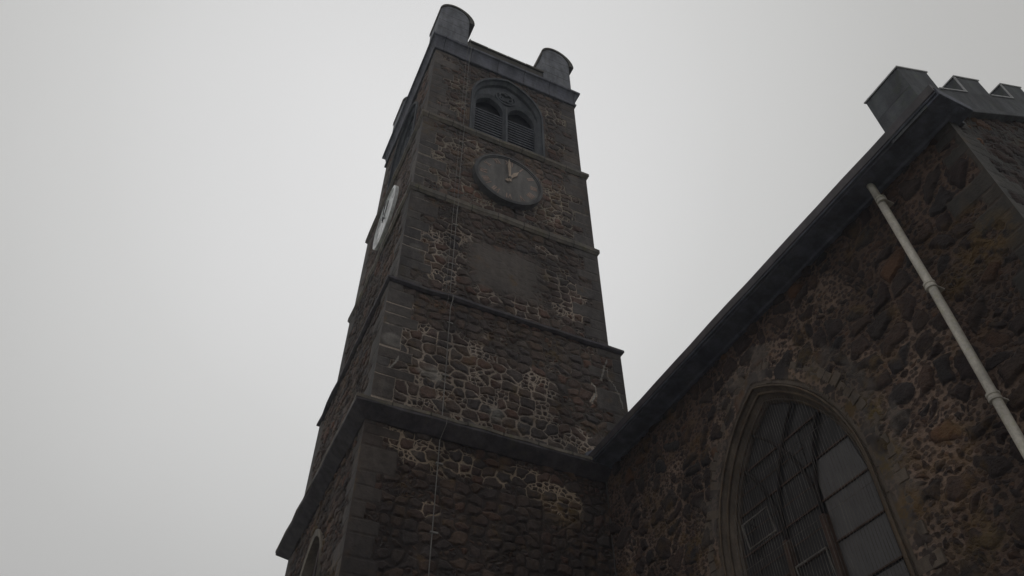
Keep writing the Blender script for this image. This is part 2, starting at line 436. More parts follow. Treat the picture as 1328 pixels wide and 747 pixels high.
class MB:
    def __init__(s): s.v = []; s.f = []
    def add(s, vs, fs):
        b = len(s.v); s.v += [tuple(map(float, p)) for p in vs]; s.f += [tuple(b + i for i in f) for f in fs]
    def box(s, x0, x1, y0, y1, z0, z1):
        vs = [(x, y, z) for x in (x0, x1) for y in (y0, y1) for z in (z0, z1)]
        s.add(vs, [(0, 1, 3, 2), (4, 6, 7, 5), (0, 4, 5, 1), (2, 3, 7, 6), (0, 2, 6, 4), (1, 5, 7, 3)])
    def prism(s, poly, axis, a, b):
        """poly: 2D points; axis 'x' -> poly=(y,z), 'y' -> poly=(x,z); extruded from a to b"""
        k = len(poly)
        P = (lambda p, t: (t, p[0], p[1])) if axis == 'x' else (lambda p, t: (p[0], t, p[1]))
        vs = [P(p, a) for p in poly] + [P(p, b) for p in poly]
        s.add(vs, [tuple(range(k)), tuple(range(2 * k - 1, k - 1, -1))] + [(i, i + k, (i + 1) % k + k, (i + 1) % k) for i in range(k)])
    def tube(s, pts, r, seg=8):
        pts = [Vector(p) for p in pts]; rings = []
        for i, p in enumerate(pts):
            t = (pts[min(i + 1, len(pts) - 1)] - pts[max(i - 1, 0)]).normalized()
            up = Vector((0, 0, 1)) if abs(t.z) < .9 else Vector((1, 0, 0))
            a = t.cross(up).normalized(); b = t.cross(a)
            rr = r[i] if isinstance(r, (list, tuple)) else r
            rings.append([p + (a * math.cos(2 * math.pi * k / seg) + b * math.sin(2 * math.pi * k / seg)) * rr for k in range(seg)])
        vs = [q for R in rings for q in R]; fs = []
        for i in range(len(pts) - 1):
            for k in range(seg):
                k2 = (k + 1) % seg
                fs.append((i * seg + k, i * seg + k2, (i + 1) * seg + k2, (i + 1) * seg + k))
        fs.append(tuple(range(seg - 1, -1, -1))); fs.append(tuple((len(pts) - 1) * seg + k for k in range(seg)))
        s.add(vs, fs)
    def build(s, name, mat, parent=None, **kw):
        import bmesh
        me = bpy.data.meshes.new(name); me.from_pydata(s.v, [], s.f)
        bm = bmesh.new(); bm.from_mesh(me); bmesh.ops.recalc_face_normals(bm, faces=bm.faces); bm.to_mesh(me); bm.free()
        return link_mesh(name, me, mat, parent, **kw)

# value noise for painting masks
_tab = rng.random((256, 256))
def vnoise(x, y):
    xi = np.floor(x).astype(int); yi = np.floor(y).astype(int); fx = x - xi; fy = y - yi
    fx = fx * fx * (3 - 2 * fx); fy = fy * fy * (3 - 2 * fy)
    g = lambda a, b: _tab[a % 256, b % 256]
    return (g(xi, yi) * (1 - fx) + g(xi + 1, yi) * fx) * (1 - fy) + (g(xi, yi + 1) * (1 - fx) + g(xi + 1, yi + 1) * fx) * fy
def fbm(x, y): return (vnoise(x, y) * .5 + vnoise(x * 2.1 + 9, y * 2.1) * .3 + vnoise(x * 4.3, y * 4.3 + 5) * .2)
def blobs(u, v, pts, default_r=.42):
    m = np.zeros_like(u)
    for p in pts:
        r = p[2] if len(p) > 2 else default_r
        a = p[3] if len(p) > 3 else 1.0
        d = np.hypot((u - p[0]) / r, (v - p[1]) / (r * .75))
        m = np.maximum(m, a * np.clip(1.35 - d * .9, 0, 1))
    return m
def polyline(u, v, lines, wd):
    m = np.zeros_like(u)
    for ln in lines:
        for (ax, ay), (bx, by) in zip(ln[:-1], ln[1:]):
            dx, dy = bx - ax, by - ay
            t = np.clip(((u - ax) * dx + (v - ay) * dy) / (dx * dx + dy * dy), 0, 1)
            d = np.hypot(u - ax - t * dx, v - ay - t * dy)
            m = np.maximum(m, np.clip(1.5 - d / wd, 0, 1))
    return m

def wall_grid(faces):
    """faces: list of dict(p0, du (unit), W, z0, z1, step, n flip, paint fn, hole fn, top fn) -> one mesh"""
    V = []; F = []; UV = []; ED = []; PA = []; base = 0
    for fc in faces:
        W = fc['W']; st = fc['step']
        us = np.linspace(0, W, max(2, int(round(W / st))) + 1)
        zr = []
        z = fc['z0']
        coarse = fc.get('coarse_below', -99)
        zr = list(np.arange(fc['z0'], min(max(coarse, fc['z0']), fc['z1']), max(st, .3)))
        zs0 = max(coarse, fc['z0'])
        zr += list(np.linspace(zs0, fc['z1'], max(2, int(round((fc['z1'] - zs0) / st))) + 1))
        zr = np.array(zr)
        U, Z = np.meshgrid(us, zr)
        if 'top' in fc:
            T = (Z - fc['z0']) / (fc['z1'] - fc['z0'])
            Z = fc['z0'] + T * (fc['top'](U) - fc['z0'])
        p0 = np.array(fc['p0']); du = np.array(fc['du'])
        X = p0[0] + du[0] * U; Y = p0[1] + du[1] * U
        V.append(np.stack([X, Y, Z], -1).reshape(-1, 3))
        if 'uvfn' in fc: uu = fc['uvfn'](X, Y)
        else: uu = X * abs(du[0]) + Y * abs(du[1])
        UV.append(np.stack([uu + fc.get('shift', 0), Z], -1).reshape(-1, 2))
        ED.append(np.stack([U + (99 if fc.get('noL') else 0), W - U + (99 if fc.get('noR') else 0)], -1).reshape(-1, 2))
        pa = np.zeros(U.shape + (4,))
        if 'paint' in fc: fc['paint'](uu, Z, pa)
        PA.append(pa.reshape(-1, 4))
        nr, nc = U.shape
        idx = np.arange(nr * nc).reshape(nr, nc)
        q = np.stack([idx[:-1, :-1], idx[:-1, 1:], idx[1:, 1:], idx[1:, :-1]], -1)
        if 'hole' in fc:
            uc = (uu[:-1, :-1] + uu[1:, 1:]) / 2; zc = (Z[:-1, :-1] + Z[1:, 1:]) / 2
            q = q[~fc['hole'](uc, zc)]
        q = q.reshape(-1, 4)
        if fc.get('flip'): q = q[:, ::-1]
        F.append(q + base); base += nr * nc
    V = np.concatenate(V); F = np.concatenate(F); UV = np.concatenate(UV); ED = np.concatenate(ED); PA = np.concatenate(PA)
    me = bpy.data.meshes.new('wall')
    me.vertices.add(len(V)); me.vertices.foreach_set('co', V.astype(np.float32).ravel())
    me.loops.add(F.size); me.loops.foreach_set('vertex_index', F.astype(np.int32).ravel())
    me.polygons.add(len(F)); me.polygons.foreach_set('loop_start', np.arange(0, F.size, 4, dtype=np.int32))
    me.polygons.foreach_set('loop_total', np.full(len(F), 4, dtype=np.int32))
    me.update(calc_edges=True); me.validate()
    l1 = me.uv_layers.new(name='UVMap'); l2 = me.uv_layers.new(name='edge')
    li = F.ravel()
    l1.data.foreach_set('uv', UV[li].astype(np.float32).ravel())
    l2.data.foreach_set('uv', ED[li].astype(np.float32).ravel())
    ca = me.color_attributes.new('paint', 'FLOAT_COLOR', 'POINT')
    ca.data.foreach_set('color', PA.astype(np.float32).ravel())
    me.shade_smooth()
    return me

# pointed arch: half width a, height h above the springing -> points
def arch_pts(c, zs, a, h, k=12):
    r = (a * a + h * h) / (2 * a)
    th = math.asin(min(1, h / r)) if h <= r else math.pi / 2
    if r >= a:
        th = math.acos((r - a) / r)
    L = [(c - a + r - r * math.cos(t), zs + r * math.sin(t)) for t in np.linspace(0, th, k)]
    R = [(2 * c - x, z) for x, z in L[::-1][1:]]
    return L + R
def in_arch(u, z, c, zb, zs, a, h):
    r = (a * a + h * h) / (2 * a)
    d = np.abs(u - c)
    body = (d < a) & (z > zb) & (z <= zs)
    head = (z > zs) & (np.hypot(d + (r - a), z - zs) < r)
    return body | head
def outline(c, zb, zs, a, h, k=12):
    return [(c - a, zb)] + arch_pts(c, zs, a, h, k) + [(c + a, zb)]
def ring(mb, outer, inner, axis, o0, o1, i0=None, i1=None):
    """band between two open outlines with the same point count; front edge at o0/i0, back at o1/i1"""
    i0 = o0 if i0 is None else i0; i1 = o1 if i1 is None else i1
    P = (lambda p, t: (t, p[0], p[1])) if axis == 'x' else (lambda p, t: (p[0], t, p[1]))
    k = len(outer)
    vs = [P(p, o0) for p in outer] + [P(p, i0) for p in inner] + [P(p, o1) for p in outer] + [P(p, i1) for p in inner]
    fs = []
    for i in range(k - 1):
        fs += [(i, i + 1, k + i + 1, k + i), (2 * k + i, 3 * k + i, 3 * k + i + 1, 2 * k + i + 1),
               (i, 2 * k + i, 2 * k + i + 1, i + 1), (k + i, k + i + 1, 3 * k + i + 1, 3 * k + i)]
    fs += [(0, k, 3 * k, 2 * k), (k - 1, 3 * k - 1, 4 * k - 1, 2 * k - 1)]
    mb.add(vs, fs)

def square_mould(prof, cx, cy, seg=.45, jit=.004, seed=0):
    """closed profile [(halfwidth, z)] swept round a square, slightly uneven along its length"""
    rg = np.random.default_rng(seed)
    w = max(p[0] for p in prof); k = int(2 * w / seg)
    mb = MB(); n = len(prof); rings = []
    dirs = [((-1, -1), (1, -1)), ((1, -1), (1, 1)), ((1, 1), (-1, 1)), ((-1, 1), (-1, -1))]
    for a, b in dirs:
        for i in range(k):
            t = i / k; off = rg.normal(0, jit, 2) if i else (0, 0)
            ringp = []
            for (hw, z) in prof:
                x = (a[0] + (b[0] - a[0]) * t) * hw; y = (a[1] + (b[1] - a[1]) * t) * hw
                # the jitter moves the nose in and out and up and down
                nx, ny = (0, a[1]) if a[1] == b[1] else (a[0], 0)
                ringp.append((cx + x + nx * off[0], cy + y + ny * off[0], z + off[1]))
            rings.append(ringp)
    R = len(rings); vs = [p for r in rings for p in r]
    fs = [(i * n + j, i * n + (j + 1) % n, ((i + 1) % R) * n + (j + 1) % n, ((i + 1) % R) * n + j) for i in range(R) for j in range(n)]
    mb.add(vs, fs)
    return mb

# ------------------------------------------------------------------ ground
g = MB()
N = 24
for i in range(N):
    for j in range(N):
        pass
xs = np.concatenate([-np.geomspace(600, 12, 8), np.linspace(-8, 28, 14), np.geomspace(34, 600, 8)])
ys = np.concatenate([-np.geomspace(600, 12, 8), np.linspace(-8, 28, 14), np.geomspace(34, 600, 8)])
vs = []
for y in ys:
    for x in xs:
        far = max(0, math.hypot(x - 6, y - 8) - 25)
        vs.append((x, y, 0.0 + .0 * far + (math.sin(x * .03) * math.cos(y * .027)) * min(far * .02, 3)))
k = len(xs)
g.add(vs, [(j * k + i, j * k + i + 1, (j + 1) * k + i + 1, (j + 1) * k + i) for j in range(len(ys) - 1) for i in range(k - 1)])
o = g.build('ground', M_ground); o['kind'] = 'structure'
pth = MB()  # unseen pale gravel apron, added to bounce light onto the undersides
def edge_(t): return 2.2 * (vnoise(np.array([t * .3]), np.array([3.3]))[0] - .5)
ex = np.linspace(-11, 24, 36)
vs = [(x, -9 + edge_(x), .012) for x in ex] + [(x, 21 + edge_(x + 50), .012) for x in ex]
pth.add(vs, [(i, i + 1, 37 + i, 36 + i) for i in range(35)])
o = pth.build('bounce_apron', M_gravel); o['kind'] = 'structure'

# ------------------------------------------------------------------ church tower
tower = thing('church_tower', 'tall square rubble stone church tower with stepped stages and round-topped corner merlons', 'tower', (CX, CY, 0))
ZF = [0.0, ZS[0] + .02, ZS[1] + .02, ZS[2] + .02, ZS[3] + .02]
ZT = [ZS[0] - .1, ZS[1] - .05, ZS[2] - .05, ZS[3] - .05, ZS[4] - .3]
LIGHT = [
    [(2.92, 9.59, .3), (3.29, 9.46, .4), (3.58, 9.38, .45), (4.09, 9.37, .3), (5.29, 9.38, .35), (5.6, 9.22, .35), (5.91, 9.22, .4), (6.14, 9.04, .35), (4.69, 9.21, .22), (3.59, 8.33, .18)],
    [(2.54, 11.74, .5), (3.31, 12.04, .6), (3.99, 11.68, .7), (4.82, 11.58, .6), (5.51, 11.62, .5), (4.03, 10.9, .6), (4.83, 10.63, .6), (3.12, 10.62, .6),
     (4.37, 10.13, .55), (5.65, 10.42, .55), (6.6, 10.5, .5, .7), (2.6, 12.6, .35, .8), (2.53, 10.59, .5), (5.4, 11.0, .5, .9), (3.4, 11.3, .7)],
    [(3.03, 15.2, .5), (3.43, 14.85, .5), (3.66, 15.8, .5, .8), (2.79, 14.8, .4), (3.38, 14.31, .4, .8), (6.13, 16.3, .3, .8), (6.41, 15.43, .4), (6.7, 15.02, .4), (6.67, 14.48, .4), (4.5, 14.06, .3, .7), (5.5, 14.0, .4, .6)],
    [(2.87, 18.59, .5, .75), (3.35, 17.84, .5, .8), (3.92, 19.62, .45, .8), (2.92, 17.93, .5, .7), (5.76, 17.9, .6, .7), (6.49, 18.97, .6, .8), (6.66, 17.69, .5, .8), (4.64, 17.59, .4, .6), (3.2, 19.3, .5, .65), (6.9, 18.2, .5, .7)],
    [(3.56, 22.88, .5, .5), (3.42, 21.4, .6, .5), (6.8, 23.3, .5, .5), (6.65, 21.6, .6, .55)]]
CR2 = [[(7.39, 12.99), (7.28, 12.66), (7.19, 12.37)], [(7.38, 12.74), (7.36, 12.51), (7.51, 12.3), (7.62, 12.03), (7.66, 11.74)],
       [(6.99, 12.19), (7.03, 11.92), (6.91, 11.68)], [(2.69, 11.36), (2.65, 11.19), (2.55, 11.04)]]
BH = dict(c=CX + .03, zb=20.2, zs=22.65, a=1.12, h=1.5)
LW = dict(c=13.55, zb=5.6, zs=7.75, a=.83, h=1.1)
for i in range(5):
    w = WB[i]
    def paint_front(u, z, pa, i=i, w=w):
        nz = fbm(u * 1.7, z * 1.7 + 31 * i)
        pa[..., 0] = blobs(u, z, LIGHT[i]) * np.clip(.35 + 1.3 * nz, 0, 1) + (.32, .75, .80, .95, .80)[i] * np.clip(nz - .33, 0, 1)
        if i == 1: pa[..., 0] = np.maximum(pa[..., 0], polyline(u, z, CR2, .034) * 1.6)
        pa[..., 1] = .5 * np.clip((fbm(u * 2.3 + 50, z * 2.3) - .60) * 6, 0, 1)
        if i == 0: pa[..., 1] = np.maximum(pa[..., 1], blobs(u, z, [(6.1, 8.9, .35, .8)]))
        if i == 2:
            d = np.maximum(np.abs(u - 4.95) / .95, np.abs(z - 14.98) / .78) + .35 * (fbm(u * 3, z * 3) - .5)
            pa[..., 2] = np.clip((1.12 - d) * 3, 0, 1)
        if i == 4:
            dd = in_arch(u, z, BH['c'], BH['zb'], BH['zs'], BH['a'] + .16, BH['h'] + .2)
            pa[..., 3] = dd
        if i == 3:
            pa[..., 3] = np.hypot(u - 5.08, z - 18.75) < 1.12
    def paint_left(u, z, pa, i=i):
        nz = fbm(u * 1.7 + 77, z * 1.7)
        pa[..., 0] = .38 * np.clip(nz - .25, 0, 1)
        pa[..., 1] = .7 * np.clip((fbm(u * 1.3 + 150, z * 1.1) - .5) * 5, 0, 1) * (1 if i == 0 else .2)
        if i == 4: pa[..., 3] = in_arch(u, z, CY, BH['zb'], BH['zs'], BH['a'] + .16, BH['h'] + .2)
        if i == 3: pa[..., 3] = np.hypot(u - CY, z - 18.75) < 1.12
        if i == 0: pa[..., 3] = in_arch(u, z, LW['c'], LW['zb'], LW['zs'], LW['a'] + .1, LW['h'] + .1)
    def paint_other(u, z, pa): pa[..., 0] = .3 * np.clip(fbm(u + 9, z) - .4, 0, 1)
    st = [.04, .04, .045, .05, .05][i]
    x0, x1, y0, y1 = CX - w, CX + w, CY - w, CY + w
    cb = 4.8 if i == 0 else -99
    fr = dict(p0=(x0, y0), du=(1, 0), W=2 * w, z0=ZF[i], z1=ZT[i], step=st, paint=paint_front, coarse_below=cb)
    lf = dict(p0=(x0, y1), du=(0, -1), W=2 * w, z0=ZF[i], z1=ZT[i], step=st * 1.2, paint=paint_left, shift=40, coarse_below=cb)
    lf['shift'] = 40
    rt = dict(p0=(x1, y0), du=(0, 1), W=2 * w, z0=ZF[i], z1=ZT[i], step=.12, paint=paint_other, shift=80)
    bk = dict(p0=(x1, y1), du=(-1, 0), W=2 * w, z0=ZF[i], z1=ZT[i], step=.15, paint=paint_other, shift=120)
    if i == 4:
        fr['hole'] = lambda u, z: in_arch(u, z, BH['c'], BH['zb'] - 5, BH['zs'], BH['a'] + .06, BH['h'] + .06)
        lf['hole'] = lambda u, z: in_arch(u, z, CY, BH['zb'] - 5, BH['zs'], BH['a'] + .06, BH['h'] + .06)
    if i == 0:
        lf['hole'] = lambda u, z: in_arch(u, z, LW['c'], LW['zb'], LW['zs'], LW['a'] + .05, LW['h'] + .05)
    me = wall_grid([fr, lf, rt, bk])
    names = ['lowest', 'second', 'third', 'fourth', 'belfry']
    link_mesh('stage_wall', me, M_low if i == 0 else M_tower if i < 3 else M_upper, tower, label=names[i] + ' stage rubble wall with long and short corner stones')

# inner dark core so nothing is seen through the openings
core = MB(); core.box(CX - 2.0, CX + 2.0, CY - 2.0, CY + 2.0, .3, 24.6)
core.build('inner_core', M_dark, tower)

# string courses
def sc_prof(i, h, lip, top, fas=0.0):
    wi = WB[i] - .08; wu = (WB[i + 1] if i < 4 else WB[4]) - .08
    return [(wi, ZS[i] - h), (WB[i] + .012, ZS[i] - h), (WS[i] - .012, ZS[i] - lip), (WS[i], ZS[i] - lip + .012), (WS[i], ZS[i] + fas), (WS[i] - .015, ZS[i] + fas + .015),
            (wu + .09, ZS[i] + top), (wu, ZS[i] + top)]
square_mould(sc_prof(0, .24, .07, .2), CX, CY, seed=1, jit=.011).build('string_course', M_ledge, tower, label='broad dark projecting ledge above the lowest stage')
square_mould(sc_prof(1, .05, .02, .20, .05), CX, CY, seed=2, jit=.009).build('string_course', M_ledge, tower, label='thin string course above the second stage')  # darker stone colour, also standing in for the shadow line beneath
square_mould(sc_prof(2, .09, .02, .24, .12), CX, CY, seed=3, jit=.009).build('string_course', M_string, tower, label='brownish string course under the clocks')
square_mould(sc_prof(3, .10, .02, .28, .10), CX, CY, seed=4, jit=.009).build('string_course', M_string, tower, label='string course forming the belfry sill')
# lichen-worn top fillet of the broad ledge
square_mould([(2.95, 9.972), (3.052, 9.972), (3.055, 10.035), (2.95, 10.07)], CX, CY, seed=5, jit=.008).build('ledge_fillet', M_string, tower)

# cornice with cove
cp = [(2.36, 24.40), (2.50, 24.40), (2.515, 24.43), (2.515, 24.50), (2.49, 24.53), (2.49, 24.56)]
for t in np.linspace(0, 1, 6): cp.append((2.49 + .135 * (1 - math.cos(t * math.pi / 2)), 24.58 + .47 * math.sin(t * math.pi / 2)))
cp += [(WS[4], 25.06), (WS[4], ZS[4]), (2.58, 25.17), (2.36, 25.2)]
square_mould(cp, CX, CY, seed=6, jit=.004).build('cornice', M_cornice, tower)
rf = MB(); rf.box(CX - 2.37, CX + 2.37, CY - 2.37, CY + 2.37, 24.95, 25.19); rf.build('flat_roof', M_slate, tower)

# parapet between the corner merlons
PW, PT, MS, ZP = 2.46, .42, 1.07, 25.20
pb = MB(); pcs = []
for ax, sgn in (('y', -1), ('y', 1), ('x', -1), ('x', 1)):
    a, b = (CX if ax == 'y' else CY) - PW + MS, (CX if ax == 'y' else CY) + PW - MS
    c = (CY if ax == 'y' else CX); lo, hi = sorted((c + sgn * (PW - .04), c + sgn * (PW - PT)))
    l2, h2 = sorted((c + sgn * (PW + .01), c + sgn * (PW - PT - .05)))
    if ax == 'y':
        pb.box(a - .02, b + .02, lo, hi, ZP, 25.86)
        e = np.linspace(a, b, 5)
        for q in range(4): pcs.append(MB()); pcs[-1].box(e[q] + .006, e[q + 1] - .006, l2 + random.uniform(-.008, .008), h2, 25.865, 25.975 + random.uniform(-.012, .012))
    else:
        pb.box(lo, hi, a - .02, b + .02, ZP, 25.86)
        e = np.linspace(a, b, 5)
        for q in range(4): pcs.append(MB()); pcs[-1].box(l2 + random.uniform(-.008, .008), h2, e[q] + .006, e[q + 1] - .006, 25.865, 25.975 + random.uniform(-.012, .012))
par = pb.build('parapet', M_coping, tower)
for pc in pcs: pc.build('coping', M_coping, par, bevel=.012)

# corner merlons: round-topped blocks under a curved coping
def merlon_mesh():
    hw = MS / 2; a = hw; zb, zs_ = 0.0, 1.99
    body = MB()
    pts = [(-hw, zb)] + [(-hw * math.cos(t), zs_ + .66 * math.sin(t)) for t in np.linspace(0, math.pi, 17)] + [(hw, zb)]
    body.prism(pts, 'y', -.50, .50)
    cop = MB()
    th = np.linspace(-.10, math.pi + .10, 21)
    o_ = [(-(hw + .03 + .15 * (t / math.pi)) * math.cos(t), zs_ + .01 + .775 * math.sin(t)) for t in th]
    i_ = [(-(hw + .005) * math.cos(t), zs_ + .008 + .665 * math.sin(t)) for t in th]
    ring(cop, o_, i_, 'y', -.53, .53)
    return body, cop
mb_, mc_ = merlon_mesh()
m0 = mb_.build('corner_merlon', M_merlon, None, origin=Vector((0, 0, 0)), bevel=.02)
c0 = mc_.build('coping', M_coping, m0, origin=Vector((0, 0, 0)), bevel=.02)
m0.parent = tower; m0['group'] = 'round-topped corner merlons of the tower'
first = True
for (sx, sy, lab) in ((-1, -1, 'front left'), (1, -1, 'front right'), (-1, 1, 'rear left'), (1, 1, 'rear right')):
    mm = m0 if first else m0.copy()
    if not first:
        COL.objects.link(mm); mm.parent = tower
        c = c0.copy(); COL.objects.link(c); c.parent = mm
    first = False
    mm.location = (sx * (PW - MS / 2 - (-.03 if sx < 0 else .04)), sy * (PW - .50), ZP - .01)
    mm['label'] = 'round-topped stone merlon at the %s corner of the tower' % lab

# belfry windows (front and left faces)
def belfry(axis, c, plane, inward):
    """axis 'y': front face, across = x.  axis 'x': left face, across = y. plane: wall plane coordinate, inward: +1"""
    zb, zs_, a, h = ZS[3] + .10, BH['zs'], BH['a'], BH['h']
    P = plane
    fr = MB()
    # hood and plain surround
    ring(fr, outline(c, zb, zs_, a + .08, h + .10, 12), outline(c, zb, zs_, a - .06, h - .08, 12), axis, P - .02, P + .30, P + .10, P + .30)
    ring(fr, outline(c, zb, zs_, a + .085, h + .11, 12), outline(c, zb, zs_, a + .02, h + .03, 12), axis, P - .045, P + .01)
    win = fr.build('belfry_window', M_trac, tower, label='pointed belfry opening with two louvred lights, %s face' % ('front' if axis == 'y' else 'left'))
    # tracery plate at P+.16 .. P+.30 with two lancets and an eye cut out: built as rings
    la, lh, off = .45, .62, .53
    lz = 22.45
    for s in (-1, 1):
        t = MB()
        ring(t, outline(c + s * off, zb, lz, la + .085, lh + .12, 10), outline(c + s * off, zb, lz, la, lh, 10), axis, P + .10, P + .34, P + .17, P + .34)
        t.build('light_frame', M_trac, win)
        lv = MB()
        z = zb + .05
        while z < 22.30:
            dz = .055
            # each slat leans out and down
            A = (c + s * off - la - .03, c + s * off + la + .03)
            pts = [(P + .20, z + .045), (P + .20, z), (P + .40, z + .10), (P + .40, z + .145)]
            vs = []
            for q in A:
                for (d, zz) in pts: vs.append((q, d, zz) if axis == 'y' else (d, q, zz))
            lv.add(vs, [(0, 1, 2, 3), (7, 6, 5, 4), (0, 4, 5, 1), (1, 5, 6, 2), (2, 6, 7, 3), (3, 7, 4, 0)])
            z += .134
        lv.build('louvre_slats', M_louvre, win)
    # spandrel plate behind the frames, above the lancets, with sunk quatrefoil eye
    sp = MB()
    top = arch_pts(c, zs_, a - .01, h - .01, 12)
    top = [p for p in top]
    def low(x):
        d = min(abs(x - c - off), abs(x - c + off)); r = (la * la + lh * lh) / (2 * la)
        q = r * r - (d + r - la) ** 2
        return lz + math.sqrt(q) + .03 if (d < la and q > 0) else lz
    N_ = 40
    xs_ = np.linspace(c - a + .02, c + a - .02, N_)
    r = (a * a + h * h) / (2 * a)
    for x0, x1 in zip(xs_[:-1], xs_[1:]):
        hi0 = zs_ + math.sqrt(max(0, r * r - (abs(x0 - c) + r - a) ** 2)); hi1 = zs_ + math.sqrt(max(0, r * r - (abs(x1 - c) + r - a) ** 2))
        l0, l1 = low(x0), low(x1)
        if hi0 <= l0 + .005 and hi1 <= l1 + .005: continue
        poly = [(x0, min(l0, hi0)), (x1, min(l1, hi1)), (x1, hi1), (x0, hi0)]
        sp.prism(poly, axis, P + .19, P + .32)
    sp.build('spandrel', M_trac, win)
    eye = MB()
    zc = 23.38
    for q in range(4):
        t0 = math.pi / 4 + q * math.pi / 2
        ec, ez = c + .13 * math.cos(t0), zc + .13 * math.sin(t0)
        o_ = [(ec + .15 * math.cos(t), ez + .15 * math.sin(t)) for t in np.linspace(t0 - 2.0, t0 + 2.0, 12)]
        i_ = [(ec + .105 * math.cos(t), ez + .105 * math.sin(t)) for t in np.linspace(t0 - 2.0, t0 + 2.0, 12)]
        ring(eye, o_, i_, axis, P + .11, P + .19)
    ring(eye, [(c + .36 * math.cos(t), zc + .36 * math.sin(t)) for t in np.linspace(0, 2 * math.pi, 25)],
         [(c + .31 * math.cos(t), zc + .31 * math.sin(t)) for t in np.linspace(0, 2 * math.pi, 25)], axis, P + .13, P + .19)
    eye.build('quatrefoil', M_trac, win)
    ml = MB()
    mlp = [(c - .075, P + .16), (c - .03, P + .05), (c + .03, P + .05), (c + .075, P + .16), (c + .075, P + .34), (c - .075, P + .34)]
    vs = [((u, d, z) if axis == 'y' else (d, u, z)) for z in (zb, lz + .25) for (u, d) in mlp]
    ml.add(vs, [tuple(range(6)), tuple(range(11, 5, -1))] + [(i, (i + 1) % 6, (i + 1) % 6 + 6, i + 6) for i in range(6)])
    ml.build('mullion', M_trac, win)
    db = MB()  # near-black sheet standing in for the shaded void behind the louvres
    if axis == 'y': db.box(c - a - .2, c + a + .2, P + .43, P + .46, zb - .3, zs_ + h + .2)
    else: db.box(P + .43, P + .46, c - a - .2, c + a + .2, zb - .3, zs_ + h + .2)
    db.build('dark_void_sheet', M_dark, win)
belfry('y', BH['c'], CY - WB[4], 1)
belfry('x', CY, CX - WB[4], 1)

# small pointed window in the left face of the lowest stage
P = CX - WB[0]
f = MB()
ring(f, outline(LW['c'], LW['zb'], LW['zs'], LW['a'] + .1, LW['h'] + .13), outline(LW['c'], LW['zb'], LW['zs'], LW['a'], LW['h']), 'x', P - .03, P + .22, P - .012, P + .22)
f.box(P - .06, P + .25, LW['c'] - LW['a'] - .12, LW['c'] + LW['a'] + .12, LW['zb'] - .14, LW['zb'])
w_ = f.build('window', M_pale, tower, label='small pointed window with pale stone frame')
f = MB()
f.prism(outline(LW['c'], LW['zb'], LW['zs'], LW['a'] + .02, LW['h'] + .02), 'x', P + .16, P + .2)
f.build('boarding', M_brown, w_)
f = MB(); f.box(P + .10, P + .16, LW['c'] - .05, LW['c'] + .05, LW['zb'], LW['zs'] + .9)
for z in (6.3, 7.0, 7.7): f.box(P + .12, P + .155, LW['c'] - LW['a'], LW['c'] + LW['a'], z, z + .03)
f.build('glazing_bar', M_brown, w_)

